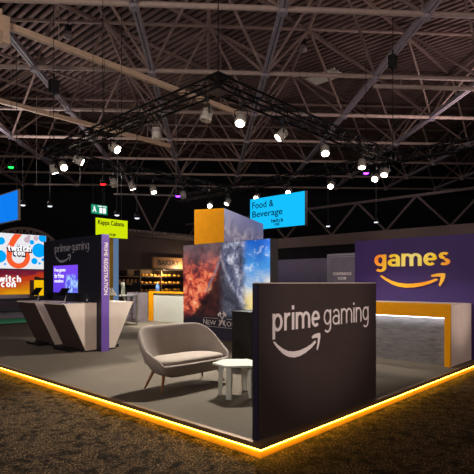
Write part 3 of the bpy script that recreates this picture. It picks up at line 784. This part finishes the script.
# arched dim gantry above the screen
ag = thing('arched_gantry', 'dim arched roof structure behind the white lit screen', 'gantry', (8.5, 26, G))
mb = MB(); prev = None; cz, R0 = 2.55, 1.75
for i in range(15):
    a = PI * .12 + PI * .76 * i / 14; p = (8.55 + R0 * math.cos(a) * .95, 26 - R0 * math.cos(a) * .9, cz + R0 * math.sin(a) * 1.0 + .55)
    q = (p[0], p[1], p[2] - .5)
    mb.tube(p, q, .04, 6)
    if prev:
        mb.tube(prev[0], p, .09, 6); mb.tube(prev[1], q, .06, 6); mb.tube(prev[0], q, .035, 6)
    prev = (p, q)
part('arch_truss', mb, 'fascia', ag)
mb = MB()
for a in (.12, .3, .5, .7, .88):
    a *= PI; mb.tube((8.55 + R0 * math.cos(a) * .95, 26 - R0 * math.cos(a) * .9, G), (8.55 + R0 * math.cos(a) * .95, 26 - R0 * math.cos(a) * .9, cz + R0 * math.sin(a) + .1), .06, 8)
part('upright', mb, 'fascia', ag)

# ------------------------------------------------------------------ bakery kiosk
KY = 16.8
kk = thing('bakery_kiosk', 'dark brown bakery kiosk with grey corrugated awning far behind the mural', 'kiosk', (12, KY, G))
part('upper_board', MB().box((9.3, KY, 2.25), (14.6, KY + .15, 3.85)), 'kiosk', kk)
part('back_board', MB().box((9.3, KY + 1.5, G), (14.6, KY + 1.6, 2.3)), 'kiosk', kk)
part('counter_front', MB().box((9.5, KY, G), (14.6, KY + .6, 1.15)), 'shelf', kk)
mb = MB()
for i in range(24):
    x = 9.2 + i * .23; mb.prism([(0, 3.84), (.9, 4.02), (.9, 4.12), (0, 4.20)], lambda u, v, d: (d, KY + .2 - u, v), x, x + .15)
mb.box((9.2, KY + .1, 3.85), (14.7, KY + .3, 4.2))
part('awning', mb, 'awning', kk, label='grey corrugated awning')
mb = MB()
for z in (1.5, 1.9): mb.box((9.6, KY + .75, z), (14.4, KY + 1.3, z + .04))
for x in (9.6, 11.05, 12.4, 14.3): mb.box((x, KY + .75, 1.15), (x + .05, KY + 1.3, 2.25))
part('shelving', mb, 'shelf', kk)
kn = thing('bakery_sign', 'brass coloured lit signboard with dark capitals on the kiosk', 'sign', (12.17, KY - .15, 2.33))
part('board', MB().box((11.23, KY - .15, 2.34), (13.12, KY, 2.90)), 'bakery', kn)
part('lettering', text_mb('BAKERY', face_y(KY - .15), 11.5, 12.9, 2.5, 2.76, .02, .01), 'inkbrown', kn)
cnt = 0
for z in (1.15, 1.54, 1.94):
    for i in range(11):
        x = 11.3 + i * .27 + random.uniform(-.05, .05)
        if x > 13.9: continue
        r = random.uniform(.07, .11)
        o = solo('bread_loaf' , MB().blob((x, KY + .95, z + r * .72), r, (1.2, .9, .72)), 'bread', (x, KY + .95, z), 'small golden loaf on the shelves under the brass signboard', 'bread', 'loaves on the bakery shelves', True)
for i in range(6):
    x = 9.75 + i * .24; z = 1.54
    solo('storage_jar', MB().lathe([(.06, 0), (.065, .15), (.05, .2), (.05, .24)], (x, KY + 1.0, z), 14), 'bakery', (x, KY + 1.0, z), 'brown jar on the shelves left of the brass signboard', 'jar', 'jars on the bakery shelves', True)

# ------------------------------------------------------------------ cafe table, cabinet, column, bottles
ct = thing('high_table', 'white high table behind the right registration counter', 'table', (5.9, 11.75, Z0))
part('tabletop', MB().box((5.5, 11.3, 1.12), (6.6, 12.2, 1.16)), 'white', ct)
for (x, y) in ((5.56, 11.36), (6.54, 11.36), (5.56, 12.14), (6.54, 12.14)): part('leg', MB().box((x - .03, y - .03, Z0), (x + .03, y + .03, 1.12)), 'white', ct)
lc = thing('drawer_cabinet', 'lilac grey drawer cabinet beside the white counter with orange frame', 'cabinet', (7.3, 12.3, Z0))
part('body', MB().box((7.05, 12.02, Z0), (7.5, 12.75, 1.22)), 'lilacgrey', lc)
for k in range(3):
    z = .25 + k * .31
    d = part('drawer', MB().box((7.03, 12.06, z), (7.05, 12.71, z + .28)), 'lilacgrey', lc)
    part('handle', MB().box((7.01, 12.3, z + .18), (7.03, 12.48, z + .2)), 'blackmetal', d)
cl = thing('display_column', 'tall column with a gold side and a pale blue lit side behind the yellow sign', 'column', (5.45, 11.2, Z0))
part('gold_side', MB().box((5.31, 11.14, Z0), (5.44, 11.5, 3.3)), 'gold', cl, label='gold side')
part('blue_side', MB().box((5.44, 11.1, Z0), (5.62, 11.26, 3.3)), 'paleblue', cl, label='pale blue lit side')
wb = thing('white_canister', 'tall white canister on the white high table', 'canister', (6.35, 11.95, 1.16))
part('body', MB().lathe([(.07, 0), (.07, .42), (.05, .46)], (6.35, 11.95, 1.16), 18), 'white', wb, True)
part('lid', MB().lathe([(.055, .46), (.055, .5)], (6.35, 11.95, 1.16), 18), 'steelgrey', wb, True)
bb = thing('water_bottle', 'blue bottle on the orange framed white counter', 'bottle', (8.25, 12.4, Z0 + 1.155))
part('body', MB().lathe([(.075, 0), (.078, .2), (.03, .26), (.03, .29)], (8.25, 12.4, Z0 + 1.155), 16), 'bottle_blue', bb, True)
part('cap', MB().lathe([(.034, .29), (.034, .33)], (8.25, 12.4, Z0 + 1.155), 16), 'white', bb, True)
mt = thing('counter_monitor', 'black monitor on the lilac grey drawer cabinet', 'monitor', (7.25, 12.35, 1.22))
part('display', MB().box((7.2, 12.1, 1.30), (7.23, 12.6, 1.60)), 'tablet', mt)
part('stand', MB().box((7.2, 12.25, 1.22), (7.35, 12.45, 1.24)).box((7.23, 12.33, 1.23), (7.26, 12.37, 1.4)), 'blackmetal', mt)

# ------------------------------------------------------------------ lighting truss
FX, FY, BX, BY, TZ = 3.4, 4.03, 11.3, 11.6, 5.62
lt = thing('lighting_truss', 'black square lighting truss hanging over the stand', 'truss', (FX, FY, TZ))
def truss_arm(p, q, parent):
    p, q = Vector(p), Vector(q); d = (q - p); L = d.length; d.normalize(); n = Vector((-d.y, d.x, 0)); h = .14
    mb = MB(); cs = [(n * h, .14), (-n * h, .14), (n * h, -.14), (-n * h, -.14)]
    for o, z in cs: mb.tube(p + o + Vector((0, 0, z)), q + o + Vector((0, 0, z)), .026, 8)
    k = int(L / .28)
    for i in range(k):
        a = p + d * (L * i / k); b_ = p + d * (L * (i + 1) / k); fl = i % 2
        for sgn in (1, -1):
            z0, z1 = (.14, -.14) if fl else (-.14, .14)
            mb.tube(a + n * h * sgn + Vector((0, 0, z0)), b_ + n * h * sgn + Vector((0, 0, z1)), .012, 5)
        s2 = 1 if fl else -1
        for z in (.14, -.14): mb.tube(a + n * h * s2 + Vector((0, 0, z)), b_ - n * h * s2 + Vector((0, 0, z)), .012, 5)
    part('truss_arm', mb, 'blackmetal', parent)
truss_arm((FX, FY - .14, TZ), (FX, BY, TZ), lt); truss_arm((FX - .14, FY, TZ), (BX, FY, TZ), lt)
truss_arm((BX, .6, TZ), (BX, BY + 3.2, TZ), lt); truss_arm((FX, BY, TZ), (BX, BY, TZ), lt)
for (x, y) in ((FX, FY), (FX, BY), (BX, FY), (BX, BY)):
    part('corner_block', MB().box((x - .17, y - .17, TZ - .17), (x + .17, y + .17, TZ - .13)).box((x - .17, y - .17, TZ + .13), (x + .17, y + .17, TZ + .17)).box((x - .17, y - .17, TZ - .14), (x - .12, y - .12, TZ + .14)).box((x + .12, y + .12, TZ - .14), (x + .17, y + .17, TZ + .14)), 'blackmetal', lt)
for i, (x, y, zh) in enumerate(((FX, FY, 11.3), (FX, 11.2, 7.6), (BX, FY, 8.75))):
    lab = ('chain hoist high above the near truss corner', 'black chain hoist above the left truss corner', 'black chain hoist above the right truss corner')[i]
    c = thing('chain_hoist', lab, 'hoist', (x, y, zh), 'chain hoists over the truss')
    part('body', MB().box((x - .13, y - .11, zh - .2), (x + .13, y + .11, zh + .2), .03), 'black', c)
    part('hook', MB().tube((x, y, zh + .2), (x, y, zh + .38), .03, 8).tube((x, y, zh - .3), (x, y, zh - .2), .03, 8), 'black', c)
    part('chain', MB().tube((x, y, TZ + .17), (x, y, zh), .012, 6).tube((x, y, zh), (x, y, 12.9), .010, 6), 'black', c)

# ------------------------------------------------------------------ spotlights on the truss
def make_spot():
    o = thing('stage_spotlight', 'x', 'spotlight', (0, 0, 0), 'spotlights hanging from the truss')
    part('clamp', MB().box((-.03, -.04, -.06), (.03, .04, .03)).tube((0, 0, -.06), (0, 0, -.14), .014, 8), 'blackmetal', o, local=True)
    part('yoke', MB().box((-.14, -.015, -.15), (.14, .015, -.135)).box((-.145, -.015, -.34), (-.13, .015, -.135)).box((.13, -.015, -.34), (.145, .015, -.135)), 'blackmetal', o, local=True)
    h = part('housing', MB().lathe([(.06, .12), (.10, .105), (.11, .03), (.11, -.05), (.12, -.06), (.12, -.14), (.112, -.14)], seg=20), 'fixture', o, True, local=True)
    h.location = (0, 0, -.33)
    part('cooling_fins', MB().lathe([(.112, .09), (.112, .02)], seg=20), 'greymetal', h, local=True)
    part('lens', MB().lathe([(.092, -.142), (.092, -.147)], seg=20), 'lens_off', h, local=True)
    return o
proto = make_spot(); used = [False]
LENS = {}
for nm in ('lens_on', 'lens_soft', 'lens_pink', 'lens_off'):
    me = bpy.data.meshes.new('lens_' + nm); src = [c for h in proto.children for c in h.children if c.name.startswith('lens')][0].data
    me = src.copy(); me.materials.clear(); me.materials.append(M[nm]); LENS[nm] = me
def spot(x, y, label, lens, aim, power=0.0, cone=44, z=TZ - .2):
    o = proto if not used[0] else clone(proto); used[0] = True
    o.location = (x, y, z); ORG[o] = Vector((x, y, z)); o['label'] = label
    d = (Vector(aim) - Vector((x, y, z - .33))); rz = math.atan2(d.y, d.x) - PI / 2; o.rotation_euler = (0, 0, rz)
    tilt = math.atan2(math.hypot(d.x, d.y), -d.z)
    h = [c for c in o.children if c.name.startswith('housing')][0]; h.rotation_euler = (tilt, 0, 0)
    l = [c for c in h.children if c.name.startswith('lens')][0]; l.data = LENS[lens]
    if power:
        ld = bpy.data.lights.new('spot_beam', 'SPOT'); ld.energy = power; ld.spot_size = math.radians(cone); ld.spot_blend = .5
        ld.shadow_soft_size = .07; ld.color = (1, .94, .84)
        lo = bpy.data.objects.new('spot_beam', ld); COL.objects.link(lo)
        dn = d.normalized(); lo.location = Vector((x, y, z - .33)) + dn * .17
        lo.rotation_euler = d.to_track_quat('-Z', 'Y').to_euler()
    return o
P = 640
# near left arm (along y at x = FX), from the corner to the left
spot(FX, 4.36, 'unlit spotlight beside the near truss corner', 'lens_off', (2, 5, 0))
spot(FX, 6.06, 'second unlit spotlight left of the near truss corner', 'lens_off', (4.5, 7, 0))
spot(FX, 7.86, 'lit spotlight halfway along the left truss arm', 'lens_on', (5.3, 1.7, 1.0), P * 2.2, 24)
spot(FX, 9.72, 'lit spotlight on the left truss arm, second from its far end', 'lens_soft', (6.5, 7.6, 3.3), P * .5)
spot(FX, 10.61, 'glaring spotlight at the left truss corner, facing the viewer', 'lens_on', (2.4, 4.6, .0), P * 1.6, 26)
spot(FX, 11.2, 'lit spotlight on the left truss corner, farthest left of all', 'lens_soft', (5, 11, .3), P * .7)
# near right arm (along x at y = FY)
spot(4.08, FY, 'glaring spotlight right of the near truss corner, facing the viewer', 'lens_on', (1.5, 2.7, .4), P * 2.6, 50)
spot(5.5, FY, 'tilted lit spotlight on the right truss arm, second from the near corner', 'lens_soft', (2.0, 6.6, .9), P * 1.5, 50)
spot(7.33, FY, 'lit spotlight on the right truss arm, third from the near corner', 'lens_on', (5.0, 2.2, .6), P * .8, 34)
spot(9.29, FY, 'lit spotlight on the right truss arm, fourth from the near corner', 'lens_soft', (7.8, 3.2, 0), P * .4, 30)
spot(10.76, FY, 'small lit spotlight at the right truss corner', 'lens_soft', (7, 3.5, 0), P * .5)
# far right arm (along y at x = BX)
spot(BX, 4.62, 'glaring spotlight just behind the right truss corner, facing the viewer', 'lens_on', (3.8, 3.2, .0), P * 1.8, 26)
spot(BX, 6.34, 'lit spotlight on the far truss arm right of the cyan sign', 'lens_on', (5.0, 3.6, 0), P * 1.3, 34)
spot(BX, 8.21, 'lit spotlight above the right end of the cyan sign', 'lens_on', (5.3, 5.8, 1.4), P * 1.2)
spot(BX, 9.83, 'lit spotlight above the left end of the cyan sign', 'lens_soft', (6.4, 8, 1.5), P * 1.0)
spot(BX, 11.48, 'lit spotlight above the orange tower face, right one of two', 'lens_soft', (8, 12, .3), P * .8)
spot(BX, 12.6, 'glaring spotlight above the orange tower face, left one of two', 'lens_on', (6, 8, 0), P * 1.2)
# far left arm (along x at y = BY)
spot(5.76, BY, 'unlit spotlight left of the pink lamp on the far left truss arm', 'lens_off', (5, 9, 0))
spot(6.5, BY, 'pinkish lit spotlight on the far left truss arm', 'lens_pink', (7.9, 11.3, .7), P * 2.2, 60)
spot(7.43, BY, 'lit spotlight between the pink lamp and the purple lamp', 'lens_on', (7.2, 9.5, .4), P * 1.0)
spot(8.88, BY, 'unlit spotlight beside the purple lamp', 'lens_off', (8, 10, 0))
# front fill from behind the viewer is added near the end
# small coloured lamps and moving heads in the background
def par(x, y, z, mat, label):
    o = thing('stage_lamp', label, 'lamp', (x, y, z), 'small lamps in the dark background')
    part('body', MB().lathe([(.07, .2), (.10, .15), (.11, 0)], (x, y, z), 14), 'blackmetal', o, True)
    part('lens', MB().lathe([(.10, -.004), (.085, -.03), (.04, -.045)], (x, y, z), 14), mat, o, True)
    part('hanging_pole', MB().tube((x, y, z + .2), (x, y, 9.5), .012, 6), 'blackmetal', o)
def P3(px, py, D):
    kx = (px - 237) / 476; kz = (282.5 - py) / 476
    return (CAM.x + D * (kx * .6855 + .728), CAM.y + D * (-kx * .728 + .6855), CAM.z + D * kz)
for (px, py, D, mt_, lab) in ((178, 196, 20, 'glow_purple', 'purple glowing lamp left of the orange tower face'), (103, 184, 18, 'glow_red', 'red glowing lamp above the exit sign'),
                              (11, 167, 19, 'glow_green', 'green glowing lamp at upper left'), (366, 173, 17, 'glow_purple', 'purple glowing lamp beside the right truss corner'),
                              (23, 205, 21, 'glow_cold', 'dim lamp right of the plain blue screen'), (50, 206, 21, 'glow_cold', 'dim lamp above the white lit screen'),
                              (117, 215, 20, 'glow_cold', 'dim lamp just above the yellow sign'), (137, 218, 20, 'glow_cold', 'dim lamp right of the yellow sign'),
                              (328, 226, 24, 'glow_cold', 'dim lamp right of the cyan sign'), (376, 222, 24, 'glow_cold', 'dim lamp in the dark above the purple wall')):
    par(*P3(px, py, D), mt_, lab)
for (a, b_, lab) in ((P3(114, 194, 19), P3(176, 195.5, 21), 'pale horizontal lighting bar above the bakery kiosk'), (P3(34, 184.5, 20), P3(80, 184.5, 22), 'horizontal lighting bar over the far left stage')):
    o = thing('lighting_bar', lab, 'bar', a, 'lighting bars in the dark')
    part('bar', MB().tube(a, b_, .035, 8), 'greymetal', o)
    part('hanging_wire', MB().tube((a[0] + .05 * (b_[0] - a[0]), a[1] + .05 * (b_[1] - a[1]), a[2]), (a[0] + .05 * (b_[0] - a[0]), a[1] + .05 * (b_[1] - a[1]), 9.5), .01, 6).tube(b_, (b_[0], b_[1], 9.5), .01, 6), 'greymetal', o)

# ------------------------------------------------------------------ added fill lights, kiosk and counter lamps
def area(loc, aim, size, energy, col):  # unseen lamps aimed upward, added to brighten the roof
    ld = bpy.data.lights.new('ceiling_fill', 'AREA'); ld.size = size; ld.energy = energy; ld.color = col
    o = bpy.data.objects.new('ceiling_fill', ld); COL.objects.link(o); o.location = loc
    o.rotation_euler = (Vector(aim) - Vector(loc)).to_track_quat('-Z', 'Y').to_euler()
area((-10, 2, 5.5), (2, 10, 12.9), 3, 640, (1, .87, .80))
area((2, -12, 5.5), (9, 2, 12.9), 3, 400, (1, .80, .76))
area((6, 22, 7.0), (10, 16, 12.9), 3, 180, (1, .86, .84))
area((19, 3, 7.0), (15, 9, 12.9), 3, 170, (1, .76, .75))
ld = bpy.data.lights.new('front_fill_spot', 'SPOT'); ld.energy = 2600; ld.spot_size = math.radians(10); ld.spot_blend = .8; ld.shadow_soft_size = .2; ld.color = (1, .86, .80)  # unseen spot added to brighten the front partition and its lettering
o = bpy.data.objects.new('front_fill_spot', ld); COL.objects.link(o); o.location = (-1.5, -15, 3.4)
o.rotation_euler = (Vector((1.25, .1, 1.35)) - Vector(o.location)).to_track_quat('-Z', 'Y').to_euler()
ld = bpy.data.lights.new('front_fill_spot', 'SPOT'); ld.energy = 2400; ld.spot_size = math.radians(6); ld.spot_blend = .9; ld.shadow_soft_size = .2; ld.color = (1, .84, .80)  # second unseen spot, added to brighten the reception counter's end
o = bpy.data.objects.new('front_fill_spot', ld); COL.objects.link(o); o.location = (7.5, -14, 3.4)
o.rotation_euler = (Vector((5.9, .17, 1.05)) - Vector(o.location)).to_track_quat('-Z', 'Y').to_euler()
pl = bpy.data.lights.new('kiosk_lamp', 'POINT'); pl.energy = 90; pl.color = (1, .66, .3); pl.shadow_soft_size = .1
o = bpy.data.objects.new('kiosk_lamp', pl); COL.objects.link(o); o.location = (12.4, KY + .5, 2.15)
pl = bpy.data.lights.new('sign_lamp', 'POINT'); pl.energy = 34; pl.color = (1, .75, .5); pl.shadow_soft_size = .05
o = bpy.data.objects.new('sign_lamp', pl); COL.objects.link(o); o.location = (12.9, KY - .5, 2.35)
# lamp behind the light strip of the counter
ld = bpy.data.lights.new('counter_strip', 'AREA'); ld.shape = 'RECTANGLE'; ld.size = .02; ld.size_y = 2.2; ld.energy = 1.8; ld.color = (.93, .95, 1)
o = bpy.data.objects.new('counter_strip', ld); COL.objects.link(o); o.location = (5.41, 1.39, .96)
o.rotation_euler = (0, math.radians(-20), 0)

w = bpy.data.worlds.new('hall_air'); S.world = w; w.use_nodes = True
bgn = w.node_tree.nodes['Background']; bgn.inputs[0].default_value = (.9, .85, .9, 1); bgn.inputs[1].default_value = .012
S.view_settings.view_transform = 'Standard'; S.view_settings.look = 'None'; S.view_settings.gamma = 1; S.view_settings.exposure = .45
S.view_settings.use_curve_mapping = False
S.cycles.use_denoising = True
S.cycles.max_bounces = 6
S.cycles.sample_clamp_indirect = 4
bpy.context.view_layer.update()
